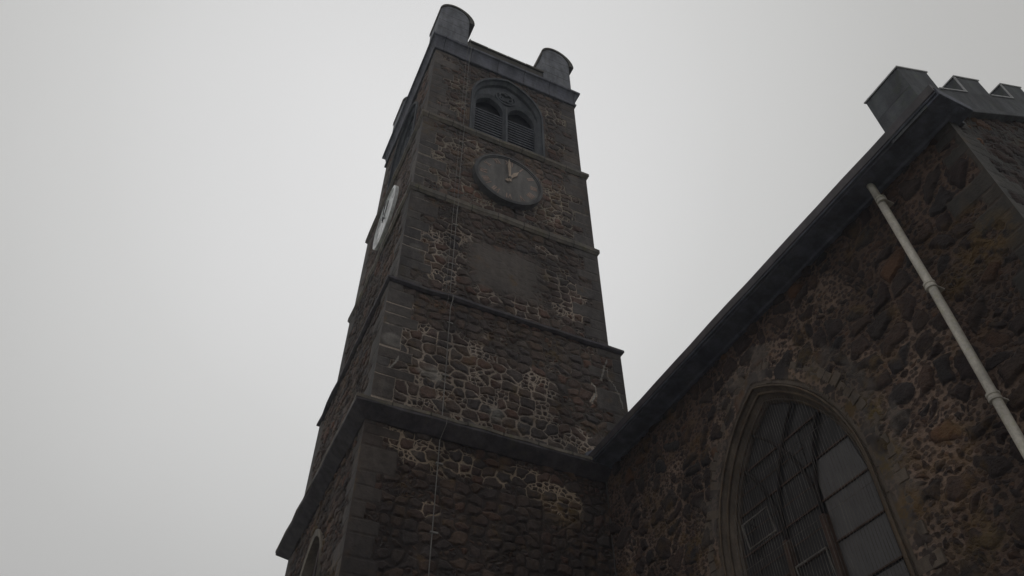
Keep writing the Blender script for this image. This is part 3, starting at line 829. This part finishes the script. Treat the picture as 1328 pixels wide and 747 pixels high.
# ------------------------------------------------------------------ clocks
def clock(label, axis, c, zc, plane, dial_mat, rim_mat, hand_mat, num_mat, R=1.0, DEP=.15):
    loc = (c, plane, zc) if axis == 'y' else (plane, c, zc)
    root = thing('clock', label, 'clock', loc, 'clocks on the tower faces')
    P = plane
    def pt(u, z, d): return (u, P - d, z) if axis == 'y' else (P - d, u, z)
    def disc(mb, r0, r1, d0, d1, k=48):
        ring_o = [(c + r1 * math.cos(t), zc + r1 * math.sin(t)) for t in np.linspace(0, 2 * math.pi, k + 1)]
        ring_i = [(c + r0 * math.cos(t), zc + r0 * math.sin(t)) for t in np.linspace(0, 2 * math.pi, k + 1)]
        ring(mb, ring_o, ring_i, axis, P - d0, P + .05, P - d1, P + .05)
    d = MB()
    kk = 48
    D0 = DEP - .05
    vs = [pt(c, zc, D0 + .05)] + [pt(c + (R - .08) * math.cos(2 * math.pi * i / kk), zc + (R - .08) * math.sin(2 * math.pi * i / kk), D0 + .05) for i in range(kk)]
    vs += [pt(c, zc, -.03)] + [pt(c + (R - .08) * math.cos(2 * math.pi * i / kk), zc + (R - .08) * math.sin(2 * math.pi * i / kk), -.03) for i in range(kk)]
    fs = [(0, 1 + i, 1 + (i + 1) % kk) for i in range(kk)] + [(kk + 1, kk + 2 + (i + 1) % kk, kk + 2 + i) for i in range(kk)] + \
         [(1 + i, kk + 2 + i, kk + 2 + (i + 1) % kk, 1 + (i + 1) % kk) for i in range(kk)]
    d.add(vs, fs); d.build('dial', dial_mat, root)
    rm = MB(); disc(rm, R - .075, R, DEP + .03, DEP + .045); disc(rm, R - .115, R - .07, DEP + .03, DEP + .015)
    rm.build('rim', rim_mat, root)
    sgn = 1 if axis == 'y' else -1                       # +1: looking along +y, x grows to the right
    def stroke(mb, ax_, az, bx, bz, wd, dep0, dep1):
        dx, dz = bx - ax_, bz - az; L = math.hypot(dx, dz); nx, nz = -dz / L * wd / 2, dx / L * wd / 2
        q = [(ax_ + nx, az + nz), (bx + nx, bz + nz), (bx - nx, bz - nz), (ax_ - nx, az - nz)]
        vs = [pt(c + sgn * u, zc + z, dep0) for u, z in q] + [pt(c + sgn * u, zc + z, dep1) for u, z in q]
        mb.add(vs, [(0, 1, 2, 3), (7, 6, 5, 4), (0, 4, 5, 1), (1, 5, 6, 2), (2, 6, 7, 3), (3, 7, 4, 0)])
    NUM = ['XII', 'I', 'II', 'III', 'IIII', 'V', 'VI', 'VII', 'VIII', 'IX', 'X', 'XI']
    for k, s in enumerate(NUM):
        th = math.radians(30 * k)
        er = (math.sin(th), math.cos(th)); et = (math.cos(th), -math.sin(th))
        wds = {'I': .055, 'V': .13, 'X': .13}
        tot = sum(wds[ch] for ch in s); x = -tot / 2
        nb = MB()
        def S(a, b, wd=.036, dd=.0):
            r0, r1 = R * .63, R * .83
            f_ = lambda p: (er[0] * (r0 + (r1 - r0) * p[1]) + et[0] * p[0], er[1] * (r0 + (r1 - r0) * p[1]) + et[1] * p[0])
            A, B = f_(a), f_(b); stroke(nb, A[0], A[1], B[0], B[1], wd, DEP + .0075 + dd, DEP - .005)
        for ch in s:
            wc = wds[ch]; m = x + wc / 2
            if ch == 'I': S((m, 0), (m, 1))
            if ch == 'V': S((m - .045, 1), (m, 0), .03); S((m + .045, 1), (m, 0), .018, .0012)
            if ch == 'X': S((m - .045, 1), (m + .045, 0), .03); S((m + .045, 1), (m - .045, 0), .018, .0012)
            x += wc
        nb.build('numeral', num_mat, root)
    def hand(name, ang, L, wd, dep):
        th = math.radians(ang); e = (math.sin(th), math.cos(th)); p = (math.cos(th), -math.sin(th))
        prof = [(-.16, wd * .55), (-.04, wd * .5), (.25 * L, wd * .42), (.62 * L, wd * .75), (.80 * L, wd * .35), (L, wd * .05)]
        q = [(e[0] * r + p[0] * w2, e[1] * r + p[1] * w2) for r, w2 in prof] + [(e[0] * r - p[0] * w2, e[1] * r - p[1] * w2) for r, w2 in prof[::-1]]
        mb = MB(); k = len(q)
        vs = [pt(c + sgn * u, zc + z, DEP + dep) for u, z in q] + [pt(c + sgn * u, zc + z, DEP + dep + .018) for u, z in q]
        mb.add(vs, [tuple(range(k)), tuple(range(2 * k - 1, k - 1, -1))] + [(i, i + k, (i + 1) % k + k, (i + 1) % k) for i in range(k)])
        mb.build(name, hand_mat, root)
    hand('hour_hand', 32, .52, .085, .03)
    hand('minute_hand', -2, .84, .07, .06)
    hb = MB()
    hb.tube([pt(c, zc, DEP), pt(c, zc, DEP + .09)], .045, 10); hb.build('hand_boss', rim_mat, root)
clock('grey-faced tower clock with worn gilt hands on the front face, below the belfry opening', 'y', 5.01, 18.53, CY - WB[3], M_dial, M_rim, M_gold, M_gilt2)
clock('bright white-faced tower clock seen edge-on on the left face of the tower', 'x', CY + .0, 18.62, CX - WB[3], M_white, M_white, M_rim, M_white, R=.95, DEP=.06)

# ------------------------------------------------------------------ lightning conductor
lc = thing('lightning_conductor', 'thin metal conductor cable running down the front face of the tower', 'cable', (3.66, CY - 2.5, 0))
def cable_pts(dx, ztop_, zbot):
    pts = []
    X = 3.68 + dx
    lv = [(ztop_, PW)] if ztop_ > 26 else []
    if ztop_ > 26: pts += [(X, CY - PW + .1, 26.02), (X, CY - PW - .035, 25.98), (X, CY - PW - .03, 25.25), (X, CY - WS[4] - .02, ZS[4] + .02), (X, CY - WS[4] - .02, 25.05), (X, CY - 2.53, 24.4)]
    for i in (3, 2, 1, 0):
        pts += [(X + (.0, .0, .0, .0)[i], CY - WB[i + 1] - .03, ZS[i] + .25), (X, CY - WS[i] - .015, ZS[i] + .02), (X, CY - WS[i] - .015, ZS[i] - .1), (X - (.02 if i < 2 else 0), CY - WB[i] - .03, ZS[i] - .3)]
        X -= .012
    pts.append((X - .03, CY - WB[0] - .03, zbot))
    return pts
mb = MB(); mb.tube(cable_pts(0, 27, .2), .009, 6); mb.build('main_cable', M_cable, lc)
mb = MB(); mb.tube([p for p in cable_pts(-.10, 27, .2) if p[2] > 10.3], .005, 6); mb.build('side_cable', M_cable, lc)
for z, i in ((6.5, 0), (7.9, 0), (9.2, 0), (11.2, 1), (12.6, 1), (14.6, 2), (16.0, 2), (18.0, 3), (19.6, 3), (21.5, 4), (23.3, 4)):
    mb = MB(); mb.box(3.62 - .03, 3.70 + .02, CY - WB[i] - .036, CY - WB[i] + .01, z, z + .03); mb.build('clip', M_cable, lc)

# ------------------------------------------------------------------ nave
nave = thing('church_nave', 'dark rubble stone church nave with pointed window, broad eaves and battlemented gable', 'church building', (NX + NAVE_W / 2, 6.6, 0))
NW = dict(c=6.62, zb=3.3, zs=6.65, a=1.43, h=2.22)
NLIGHT = [(8.9, 8.6, .7, .6), (9.6, 8.7, .6, .6), (9.2, 7.9, .7, .8), (9.9, 8.0, .8, .6), (5.1, 7.9, .6, .6), (4.2, 7.4, .8, .7), (4.5, 6.2, .7, .8), (5.0, 9.2, .6, .5), (3.8, 6.4, .7, .6), (7.2, 9.2, .5, .5)]
def paint_nave(u, z, pa):
    nz = fbm(u * 1.5 + 200, z * 1.5)
    pa[..., 0] = blobs(u, z, NLIGHT) * np.clip(.3 + nz, 0, 1) + .5 * np.clip(nz - .4, 0, 1)
    pa[..., 1] = np.maximum(.55 * np.clip((fbm(u * 2.2 + 20, z * 2.2 + 9) - .58) * 7, 0, 1),
                            blobs(u, z, [(2.82, 8.07, .36, 1.1), (3.3, 7.95, .24, .8), (5.16, 7.42, .27, 1.2), (4.93, 7.3, .2, 1.1), (5.0, 6.6, .35, .9), (4.95, 5.99, .3, .9), (8.6, 7.3, .25, .9), (2.7, 6.2, .6, .5), (4.4, 5.4, .4, .6)]))
    a1 = in_arch(u, z, NW['c'], NW['zb'] - .1, NW['zs'], NW['a'] + .62 + .25 * (fbm(u * 2, z * 2) - .5), NW['h'] + .75)
    pa[..., 0] = np.maximum(pa[..., 0], a1 * .9)
    pa[..., 2] = a1 * np.clip((fbm(u * 2.6 + 7, z * 2.6) - .42) * 4, 0, .75)
    pa[..., 3] = in_arch(u, z, NW['c'], NW['zb'] - .1, NW['zs'], NW['a'] + .22, NW['h'] + .3)
side = dict(p0=(NX, NAVE_END + .0), du=(0, -1), W=NAVE_END - GY, z0=0, z1=10.05, step=.032, coarse_below=4.2, paint=paint_nave, noL=True,
            hole=lambda u, z: in_arch(u, z, NW['c'], NW['zb'], NW['zs'], NW['a'] + .08, NW['h'] + .1))
link_mesh('side_wall', wall_grid([side]), M_nave, nave)
def paint_gab(u, z, pa):
    pa[..., 0] = .5 * np.clip(fbm(u * 1.2, z * 1.2) - .35, 0, 1)
    pa[..., 1] = .4 * np.clip((fbm(u * 2.2 + 60, z * 2.2) - .56) * 6, 0, 1)
XM = NX + NAVE_W / 2
gtop = lambda U: np.minimum(ztop(NX + U), ztop(NX + NAVE_W - U)) - .98
gab = dict(p0=(NX, GY), du=(1, 0), W=NAVE_W, z0=0, z1=13.2, step=.055, paint=paint_gab, top=gtop)
link_mesh('gable_wall', wall_grid([gab]), M_gable, nave)
far = dict(p0=(NX + NAVE_W, GY), du=(0, 1), W=NAVE_END - GY, z0=0, z1=10.05, step=.2, paint=paint_other)
link_mesh('far_side_wall', wall_grid([far]), M_gable, nave)
bk = dict(p0=(NX + NAVE_W, NAVE_END - .02), du=(-1, 0), W=NAVE_W, z0=0, z1=13.2, step=.2, paint=paint_other, top=gtop)
link_mesh('end_wall', wall_grid([bk]), M_gable, nave)

# roof
rf = MB()
zr = lambda x: 10.12 + RAKE * (x - 6.62)
for sgn in (1, -1):
    X0, X1 = (6.64, XM) if sgn > 0 else (NX * 2 + NAVE_W - 6.64, XM)
    z0, z1 = 10.14, 10.14 + RAKE * (XM - 6.64)
    ya, yb = GY + .5, NAVE_END - .01
    rf.add([(X0, ya, z0), (X1, ya, z1), (X1, yb, z1), (X0, yb, z0), (X0, ya, z0 - .06), (X1, ya, z1 - .09), (X1, yb, z1 - .09), (X0, yb, z0 - .06)],
           [(0, 1, 2, 3), (7, 6, 5, 4), (0, 4, 5, 1), (1, 5, 6, 2), (2, 6, 7, 3), (3, 7, 4, 0)])
rf.build('roof', M_slate, nave)

# eaves: broad boxed cornice, soffit about 0.4 m deep, with bead and gutter
YE0, YE1 = 2.12, CY - WB[0] + .03
def sweep(prof, y0, y1, jit=.003, step=.5, seed=0):
    rg = np.random.default_rng(seed); k = max(2, int((y1 - y0) / step)); mb = MB(); n = len(prof); vs = []
    for i in range(k + 1):
        ox, oz = (rg.normal(0, jit, 2) if 0 < i < k else (0, 0))
        for (x, z) in prof: vs.append((x + ox, y0 + (y1 - y0) * i / k, z + oz))
    fs = [(i * n + j, i * n + (j + 1) % n, (i + 1) * n + (j + 1) % n, (i + 1) * n + j) for i in range(k) for j in range(n)]
    fs += [tuple(range(n)), tuple(k * n + j for j in range(n - 1, -1, -1))]
    mb.add(vs, fs); return mb
ev = sweep([(7.06, 9.905), (6.98, 9.905), (6.95, 9.925), (6.66, 9.955), (6.64, 9.985), (6.625, 9.985), (6.625, 10.06), (7.06, 10.09)], YE0 + .01, YE1, seed=3).build('eaves_cornice', M_eave, nave)
gt = sweep([(6.617, 10.0), (6.598, 10.012), (6.592, 10.15), (6.605, 10.165), (6.66, 10.165), (6.66, 10.11), (6.622, 10.10)], YE0, YE1, seed=4).build('gutter', M_gutter, nave)
bd = sweep([(6.632, 9.968), (6.606, 9.966), (6.596, 9.978), (6.606, 9.994), (6.632, 9.997)], YE0 + .005, YE1, seed=4, jit=.001).build('eaves_bead', M_eave, nave)
fl = MB(); fl.prism([(6.60, 10.17), (7.0, 10.42), (7.4, 10.66), (7.4, 10.80), (7.0, 10.56), (6.62, 10.30)], 'y', CY - WB[1] - .045, CY - WB[1] + .03); fl.build('lead_flashing', M_eave, nave)
# kneeler block closing the eaves under the gable parapet
kn = MB()
kn.prism([(6.63, 9.93), (7.19, 9.93), (7.19, 10.04), (6.63, 10.06)], 'y', 2.10, GY + .0)
kn.build('kneeler', M_eave, nave, bevel=.008)

# raking parapet with merlons
PF, PBK = 2.295, 2.87
def rake_slab(x0, x1, dz0, dz1, y0, y1, mb):
    mb.prism([(x0, ztop(x0) + dz0), (x1, ztop(x1) + dz0), (x1, ztop(x1) + dz1), (x0, ztop(x0) + dz1)], 'y', y0, y1)
pr = MB(); rake_slab(6.62, XM, -.99, -.45, PF, PBK, pr)
M2 = lambda x: 2 * XM - x
pr.prism([(M2(6.62), ztop(6.62) - .99), (XM + .002, ztop(XM) - .99), (XM + .002, ztop(XM) - .45), (M2(6.62), ztop(6.62) - .45)], 'y', PF, PBK)
parap = pr.build('gable_parapet', M_par, nave)
stg = MB(); rake_slab(7.245, XM, -1.07, -.975, PF - .045, PF + .1, stg)
stg.build('gable_string', M_par, nave, bevel=.01)
cw = .75; per = 1.535
mg = None
for k in range(4):
    x0 = 6.60 + per * k
    x1 = x0 + cw
    if mg is None:
        b = MB()
        b.prism([(0, -.46), (cw, RAKE * cw - .46), (cw, RAKE * cw), (0, 0)], 'y', 0, PBK - PF)
        mg = b.build('merlon', M_par, None, origin=Vector((0, 0, 0)), bevel=.008); mg.parent = nave
        cc = MB()                                       # thin pale flashing round the top and down the sides
        t = .022; e = .015
        cc.prism([(-e, -.005), (cw + e, RAKE * cw - .005), (cw + e, RAKE * cw + t), (-e, t)], 'y', -e, PBK - PF + e)
        cc.build('coping', M_lead, mg, origin=Vector((0, 0, 0)))
        c2 = MB()
        c2.prism([(-e, -.005), (cw + e, RAKE * cw - .005), (cw + e, RAKE * cw + t), (-e, t)], 'y', -e, PBK - PF + e)
        c2.prism([(-.010, -.44), (.010, -.44), (.010, -.006), (-.010, -.006)], 'y', -.010, .010)
        mcop = c2
        mg['group'] = 'battlement merlons of the gable'
        cur = mg
    else:
        cur = mg.copy(); COL.objects.link(cur); cur.parent = nave
        if isinstance(mcop, MB): c = mcop.build('coping', M_lead, cur, origin=Vector((0, 0, 0))); mcop = c
        else: c = mcop.copy(); COL.objects.link(c); c.parent = cur
    cur.location = Vector((x0, PF, ztop(x0))) - nave.location
    sl = MB()                                           # crenel sill flashing
    rake_slab(x1 + .002, x0 + per - .002, -.455, -.425, PF - .015, PBK + .015, sl)
    sl.build('crenel_coping', M_lead, nave)
# deep block under the first merlon, down to the eaves
b = MB(); b.box(6.603, 7.3, PF + .002, PBK - .002, 10.0, 10.44)
b.build('parapet_foot', M_par, nave)

# large pointed window
c_, zb, zs_, a, h = NW['c'], NW['zb'], NW['zs'], NW['a'], NW['h']
win = MB()
ring(win, outline(c_, zb, zs_, a + .02, h + .025, 20), outline(c_, zb, zs_, a - .19, h - .225, 20), 'x', NX - .012, NX + .38, NX + .19, NX + .38)
ring(win, outline(c_, zb, zs_, a + .13, h + .19, 20), outline(c_, zb, zs_, a + .022, h + .03, 20), 'x', NX + .012, NX + .2)
win.box(NX - .05, NX + .3, c_ - a - .1, c_ + a + .1, zb - .2, zb)
pw = win.build('pointed_window', M_sand, nave, label='large three-light pointed window behind a dark wire guard')
md = MB()                                               # two thin roll mouldings on the chamfer
for q, (da, dx) in enumerate(((-.005, -.014), (-.075, .068), (-.16, .152))):
    pts = [(NX + dx, y, z) for y, z in outline(c_, zb, zs_, a + da, h + da * 1.2, 20)]
    md.tube(pts, .022 if q == 1 else .016, 6)
md.build('roll_moulding', M_sandd, pw, smooth=True)
# dressed stone blocks round the arch, long and short
vo = MB()
r_ = (a * a + h * h) / (2 * a); th_max = math.acos((r_ - a) / r_)
def block(P1, P2, N1, N2, wd, dep):
    
    q = [(P1[0] + N1[0] * .035, P1[1] + N1[1] * .035), (P2[0] + N2[0] * .035, P2[1] + N2[1] * .035), (P2[0] + N2[0] * wd, P2[1] + N2[1] * wd), (P1[0] + N1[0] * wd, P1[1] + N1[1] * wd)]
    vo.prism(q, 'x', NX - dep, NX + .06)
for s in (-1, 1):
    z = zb; kq = 0
    while z < zs_ - .02:
        hz = min(random.uniform(.11, .20), zs_ - z)
        wd = (.26, .36)[kq % 2] + random.uniform(-.05, .07)
        block((c_ + s * a, z + .006), (c_ + s * a, z + hz - .006), (s, 0), (s, 0), wd, random.uniform(-.018, .001)); z += hz; kq += 1
    nb = 21
    for q in range(nb):
        t0, t1 = th_max * q / nb + .003, th_max * (q + 1) / nb - .003
        cc_ = c_ - s * (r_ - a)
        N1 = (s * math.cos(t0), math.sin(t0)); N2 = (s * math.cos(t1), math.sin(t1))
        wd = (.30, .36)[q % 2] + random.uniform(-.05, .06)
        if q == nb - 1: wd = .42
        block((cc_ + r_ * N1[0], zs_ + r_ * N1[1]), (cc_ + r_ * N2[0], zs_ + r_ * N2[1]), N1, N2, wd, random.uniform(-.018, .001))
vo.build('arch_blocks', M_sand, pw, bevel=.008)
# glazing
GXP = NX + .235
gl = MB(); ga, gh = a - .18, h - .21
gl.prism(outline(c_, zb, zs_, ga, gh, 20), 'x', GXP, GXP + .012)
gl.build('glass', M_glass, pw)
pls = []                                               # right-hand sheets, sky reflection put into their lighter colour
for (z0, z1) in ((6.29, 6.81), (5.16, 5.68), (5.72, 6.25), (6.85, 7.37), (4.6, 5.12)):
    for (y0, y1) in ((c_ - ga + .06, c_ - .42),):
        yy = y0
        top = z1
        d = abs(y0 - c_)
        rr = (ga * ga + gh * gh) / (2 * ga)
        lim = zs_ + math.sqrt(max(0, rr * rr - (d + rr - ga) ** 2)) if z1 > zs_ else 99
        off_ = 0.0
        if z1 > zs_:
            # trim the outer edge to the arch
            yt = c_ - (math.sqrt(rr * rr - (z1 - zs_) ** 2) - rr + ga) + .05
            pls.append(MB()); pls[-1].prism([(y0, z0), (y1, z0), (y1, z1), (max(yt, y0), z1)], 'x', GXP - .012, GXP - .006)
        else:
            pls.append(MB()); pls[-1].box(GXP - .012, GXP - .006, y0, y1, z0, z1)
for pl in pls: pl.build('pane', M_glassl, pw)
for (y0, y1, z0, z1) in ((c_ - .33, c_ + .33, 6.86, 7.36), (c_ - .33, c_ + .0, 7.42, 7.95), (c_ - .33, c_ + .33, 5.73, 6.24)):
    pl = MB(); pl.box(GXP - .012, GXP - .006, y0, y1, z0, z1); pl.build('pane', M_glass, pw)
# mullions running into intersecting tracery
mo = .36
for s in (-1, 1):
    mm = MB()
    y = c_ + s * mo
    mm.prism([(y - .045, zb), (y + .045, zb), (y + .045, zs_), (y - .045, zs_)], 'x', GXP - .10, GXP + .04)
    mm.build('mullion', M_iron, pw, bevel=.015)
tr = MB()
rr = (ga * ga + gh * gh) / (2 * ga)
def in_glass(y, z): return z < zs_ or math.hypot(abs(y - c_) + rr - ga, z - zs_) < rr + .02
for s in (-1, 1):
    for d in (-1, 1):
        y0 = c_ + s * mo; pts = []
        for t in np.linspace(0, 1.3, 26):
            y = y0 + d * (rr - rr * math.cos(t)); z = zs_ + rr * math.sin(t)
            if not in_glass(y, z): break
            pts.append((GXP - .04, y, z))
        if len(pts) > 1: tr.tube(pts, .026, 6)
tr.build('tracery', M_iron2, pw, smooth=True)
zz = 3.47
while zz < 8.4:
    half = ga if zz < zs_ else (math.sqrt(max(0, rr * rr - (zz - zs_) ** 2)) - rr + ga)
    if half > .2:
        sb = MB(); sb.box(GXP - .035, GXP - .012, c_ - half, c_ + half, zz - .009, zz + .009); sb.build('saddle_bar', M_iron, pw)
        if zz + .28 < 8.2:
            z2 = zz + .28
            h2 = ga if z2 < zs_ else (math.sqrt(max(0, rr * rr - (z2 - zs_) ** 2)) - rr + ga)
            if h2 > mo:
                sb = MB(); sb.box(GXP - .018, GXP - .013, c_ - mo, c_ + h2, z2 - .005, z2 + .005); sb.build('lead_bar', M_iron, pw)
    zz += .56
def hopper(y0, y1, z0, z1, tilt):
    hb = MB(); t = .018
    X = GXP - .06
    for (a0, a1, b0, b1) in ((y0, y1, z0, z0 + t), (y0, y1, z1 - t, z1), (y0, y0 + t, z0 + t, z1 - t), (y1 - t, y1, z0 + t, z1 - t)):
        vs = []
        for y in (a0, a1):
            for z in (b0, b1):
                lean = tilt * (z - z0) / (z1 - z0)
                vs += [(X - lean, y, z), (X - lean + .02, y, z)]
        hb.add(vs, [(0, 1, 3, 2), (4, 6, 7, 5), (0, 4, 5, 1), (2, 3, 7, 6), (0, 2, 6, 4), (1, 5, 7, 3)])
    return hb
hopper(7.10, 7.68, 6.86, 7.22, .05).build('hopper_frame', M_hop, pw, label='opening pane frame in the left-hand light')
hopper(6.33, 6.90, 5.80, 6.25, .05).build('hopper_frame', M_hop, pw, label='opening pane frame in the middle light')
# wire guard: thin upright wires over the left two lights
wg = MB()
y = c_ - a + .18
GX = NX + .12
while y < c_ + a - .17:
    half = abs(y - c_)
    aa, hh_ = a - .13, h - .15; R_ = (aa * aa + hh_ * hh_) / (2 * aa)
    q = R_ * R_ - (half + R_ - aa) ** 2
    zt = zs_ + math.sqrt(q) if (half < aa and q > 0) else zs_
    jx, jy = random.uniform(-.006, .006), random.uniform(-.012, .012)
    wg.tube([(GX, y, zb), (GX + jx, y + jy, zb + (zt - zb) * .4), (GX - jx, y - jy, zb + (zt - zb) * .75), (GX, y + jy, zt)], .0038, 4)
    y += .050 + random.uniform(-.006, .006)
for z in (4.4, 5.5, 6.6, 7.7):
    half = min(a - .14, 9) if z < zs_ else (math.sqrt(max(0, R_ * R_ - (z - zs_) ** 2)) - R_ + aa)
    wg.tube([(GX + .008, c_ - half, z), (GX + .008, c_ + half, z)], .004, 4)
wg.build('wire_guard', M_wire, pw)

# ------------------------------------------------------------------ drainpipe
dp = thing('drainpipe', 'cream round drainpipe fixed to the dark nave wall, dropping from the eaves', 'drainpipe', (6.865, 3.47, 0))
mb = MB(); mb.tube([(6.86, 3.49, .15), (6.86, 3.47, 4.0), (6.865, 3.475, 8.0), (6.86, 3.495, 9.60)] , .050, 18); mb.build('lower_pipe', M_pipe, dp, smooth=True)
mb = MB(); mb.tube([(6.86, 3.495, 9.60), (6.855, 3.50, 9.9), (6.83, 3.51, 9.99)], .047, 18); mb.build('upper_pipe', M_pipe, dp, smooth=True)
for z in (1.7, 3.2, 4.8, 6.40, 8.00, 9.60):
    mb = MB()
    prof = [(z - .055, .057), (z - .05, .066), (z - .02, .066), (z - .012, .060), (z + .004, .060), (z + .010, .068), (z + .035, .068), (z + .04, .058)]
    mb.tube([(6.86, 3.478, a_) for a_, _ in prof], [b_ for _, b_ in prof], 18)
    col_ = mb.build('collar', M_pipe, dp, smooth=False)
    br = MB(); br.box(6.90, 7.01, 3.478 - .05, 3.478 + .05, z - .04, z - .02)
    br.build('bracket', M_pipe, col_)

# ------------------------------------------------------------------ haze
HZ = MB(); HZ.box(-700, 700, -700, 700, -6, 40)
mh = bpy.data.materials.new('thin mist'); mh.use_nodes = True
mh.node_tree.nodes.clear()
ho = mh.node_tree.nodes.new('ShaderNodeOutputMaterial'); hv = mh.node_tree.nodes.new('ShaderNodeVolumePrincipled')
hv.inputs['Density'].default_value = 0.0021
hv.inputs['Color'].default_value = (.78, .84, 1.0, 1)
mh.node_tree.links.new(hv.outputs[0], ho.inputs['Volume'])
o = HZ.build('haze', mh); o['kind'] = 'stuff'
